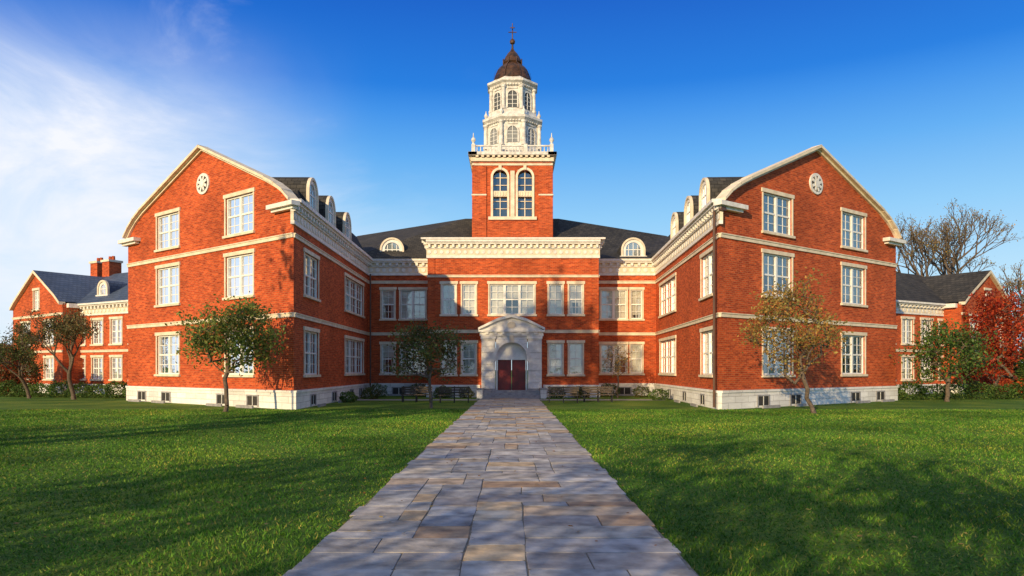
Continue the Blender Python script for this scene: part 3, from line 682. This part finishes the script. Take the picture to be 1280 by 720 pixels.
# flagstone path
path=empty('flagstone_path',(0,25,0))
mb=MB(); mb.poly([(PX0,1.5,.016),(PX1,1.5,.016),(PX1,49.3,.016),(PX0,49.3,.016)]); mb.build('mortar_bed',noisy('path_mortar',(.26,.225,.18),(.16,.14,.11),.9,9,.4),path)
nc=12; cw=(PX1-PX0)/nc; nr=int(47.8/cw); occ=np.zeros((nr,nc),bool); sl=MB(); random.seed(5)
spal=[(.34,.34,.345),(.38,.37,.36),(.29,.285,.29),(.45,.40,.34),(.54,.40,.24),(.45,.34,.23),(.46,.43,.39),(.38,.35,.31),(.50,.43,.33),(.44,.29,.17),(.34,.31,.29),(.40,.38,.36),(.26,.27,.29)]
def wob(px,py): return (px+.010*math.sin(px*9.1+py*3.7)+.006*math.sin(py*11),py+.010*math.sin(px*5.3+py*7.9+1.)+.006*math.sin(px*13))
for i in range(nr):
    for j in range(nc):
        if occ[i,j]: continue
        w,hh=random.choice([(2,2),(3,2),(3,2),(4,2),(2,1),(3,1),(3,2),(2,2),(4,2)])
        ww=0
        while ww<w and j+ww<nc and not occ[i,j+ww]: ww+=1
        if j+ww==nc-1 and not occ[i,nc-1]: ww+=1
        if ww==1: hh=min(hh,2)
        hh=min(hh,nr-i); occ[i:i+hh,j:j+ww]=True
        g_=.007; x0=PX0+j*cw+g_; x1=PX0+(j+ww)*cw-g_; y0=1.5+i*cw+g_; y1=1.5+(i+hh)*cw-g_
        if j==0: x0-=random.uniform(-.03,.06)
        if j+ww>=nc: x1+=random.uniform(-.03,.06)
        z=.029+random.uniform(-.003,.003); b_=.008; col=random.choice(spal); k=random.uniform(.75,1.12); col=tuple(t_*k for t_ in col)
        cut=[random.uniform(.006,.03) for _ in range(4)]
        ring=[(x0+cut[0],y0),(x1-cut[1],y0),(x1,y0+cut[1]),(x1,y1-cut[2]),(x1-cut[2],y1),(x0+cut[3],y1),(x0,y1-cut[3]),(x0,y0+cut[0])]
        ring=[wob(*p) for p in ring]; cxm=sum(p[0] for p in ring)/8; cym=sum(p[1] for p in ring)/8
        lo=[(a_,b2,0.) for a_,b2 in ring]; mid=[(a_,b2,z-.005) for a_,b2 in ring]
        top=[]
        for a_,b2 in ring:
            dx,dy=cxm-a_,cym-b2; l=math.hypot(dx,dy); top.append((a_+dx/l*b_,b2+dy/l*b_,z))
        sl.poly(top,None,col)
        for a in range(8):
            bb=(a+1)%8; sl.poly([mid[a],mid[bb],top[bb],top[a]],None,col); sl.poly([lo[a],lo[bb],mid[bb],mid[a]],None,tuple(t_*.6 for t_ in col))
sl.build('slabs',SLAB,path,col=True)
cwk=MB(); cwk.poly([(-10.3,46.6,.01),(PX0-.06,46.6,.01),(PX0-.06,48.2,.01),(-10.3,48.2,.01)]); cwk.poly([(PX1+.06,46.6,.01),(10,46.6,.01),(10,48.2,.01),(PX1+.06,48.2,.01)]); cwk.build('side_walkway',GREYST)
def bench(x,y,rot):
    e=empty('park_bench',(x,y,0)); W=MB(); I=MB()
    ca,sa=math.cos(rot),math.sin(rot)
    F=Fr((x-.95*ca,y-.95*sa),(x+.95*ca,y+.95*sa),(x+10*sa,y-10*ca))
    for k in range(4): W.box(F,0,1.9,-.2+k*.12,-.2+k*.12+.09,.43,.48)
    for k in range(3): W.box(F,0,1.9,-.27-.03*k,-.24-.03*k,.56+k*.14,.67+k*.14)
    for u in(.08,.93,1.77):
        I.box(F,u,u+.06,.18,.24,0,.64); I.box(F,u,u+.06,-.3,-.25,0,.43); I.prism(F,[(u,.43),(u+.06,.43),(u+.06,.98),(u,.98)],-.38,-.33)
        I.box(F,u,u+.06,-.33,.25,.64,.69); I.box(F,u,u+.06,-.3,.2,.38,.43)
    W.build('seat_and_back_slats',WOOD,e); I.build('iron_frame',IRON,e)
for x,y,a in((-3.5,43.6,.05),(-5.9,44.4,0.),(3.1,43.6,-.05),(5.3,44.4,0.)): bench(x,y,a)

# ------------------------------------------------------------------ light & sky
EL=16.; sx,sy=-.47,-.883
rot=math.atan2(sx,sy)
S=Vector((sx*math.cos(math.radians(EL)),sy*math.cos(math.radians(EL)),math.sin(math.radians(EL))))
sl_=bpy.data.lights.new('sun','SUN'); sl_.energy=5; sl_.angle=math.radians(.6); sl_.color=(1,.76,.42)
so=bpy.data.objects.new('sun',sl_); so.rotation_euler=S.to_track_quat('Z','Y').to_euler(); so.location=(-30,-60,40); COL.objects.link(so)
w=bpy.data.worlds.new('World'); scn.world=w; w.use_nodes=True; N=w.node_tree.nodes; L=w.node_tree.links
bg=N['Background']; bg.inputs['Strength'].default_value=.12
sk=N.new('ShaderNodeTexSky'); sk.sky_type='NISHITA'; sk.sun_disc=False; sk.sun_elevation=math.radians(EL); sk.sun_rotation=rot; sk.ozone_density=3; sk.dust_density=.5
tc=N.new('ShaderNodeTexCoord'); sep=N.new('ShaderNodeSeparateXYZ'); L.new(tc.outputs['Generated'],sep.inputs[0])
cr=N.new('ShaderNodeValToRGB'); L.new(sep.outputs['Z'],cr.inputs['Fac']); E=cr.color_ramp.elements
E[0].position=0; E[0].color=(.70,.87,.96,1); E[1].position=.75; E[1].color=(.40,.44,.56,1)
for p,c_ in((.1,(.52,.78,.97)),(.2,(.29,.62,.95)),(.28,(.12,.43,.91)),(.335,(.045,.29,.84)),(.365,(.010,.205,.76)),(.46,(.003,.115,.60)),(.55,(.02,.14,.52))):
    x_=E.new(p); x_.color=(*c_,1)
sc10=N.new('ShaderNodeVectorMath'); sc10.operation='SCALE'; sc10.inputs['Scale'].default_value=8.6; L.new(cr.outputs[0],sc10.inputs[0])
mx=N.new('ShaderNodeMix'); mx.data_type='RGBA'; mx.inputs[0].default_value=.9; L.new(sk.outputs[0],mx.inputs[6]); L.new(sc10.outputs[0],mx.inputs[7])
mp=N.new('ShaderNodeMapping'); mp.inputs['Scale'].default_value=(2.2,2.2,4.5); mp.inputs['Rotation'].default_value=(0,.5,0); L.new(tc.outputs['Generated'],mp.inputs[0])
no=N.new('ShaderNodeTexNoise'); no.inputs['Scale'].default_value=1.6; no.inputs['Detail'].default_value=9; no.inputs['Roughness'].default_value=.6; no.inputs['Distortion'].default_value=.6; L.new(mp.outputs[0],no.inputs[0])
def mrange(src,a,b,c,d):
    m=N.new('ShaderNodeMapRange'); m.interpolation_type='SMOOTHSTEP'; L.new(src,m.inputs[0])
    for i,v_ in enumerate((a,b,c,d)): m.inputs[i+1].default_value=v_
    return m.outputs[0]
def mul(a,b,op='MULTIPLY'):
    m=N.new('ShaderNodeMath'); m.operation=op; m.use_clamp=True
    L.new(a,m.inputs[0]); 
    if isinstance(b,float): m.inputs[1].default_value=b
    else: L.new(b,m.inputs[1])
    return m.outputs[0]
az=mrange(sep.outputs['X'],-.16,-.5,0,1); zz=mrange(sep.outputs['Z'],.44,.23,0,1)
cl=mul(mul(az,zz),mrange(no.outputs[0],.3,.6,.45,1))
wis=mul(mrange(no.outputs[0],.52,.75,0,.4),mrange(sep.outputs['X'],.0,-.4,0,1))
colm=N.new('ShaderNodeMix'); colm.data_type='RGBA'; colm.inputs[7].default_value=(7.7,7.9,8.6,1)
L.new(mul(cl,wis,'ADD'),colm.inputs[0]); L.new(mx.outputs[2],colm.inputs[6]); L.new(colm.outputs[2],bg.inputs['Color'])

# ------------------------------------------------------------------ camera
cam=bpy.data.cameras.new('camera'); cam.lens=900/1280*36; cam.sensor_width=36; cam.shift_y=102/1280; cam.clip_end=4000; cam.clip_start=.1
co=bpy.data.objects.new('camera',cam); co.location=(0,0,2); co.rotation_euler=(math.radians(90),0,0); COL.objects.link(co); scn.camera=co
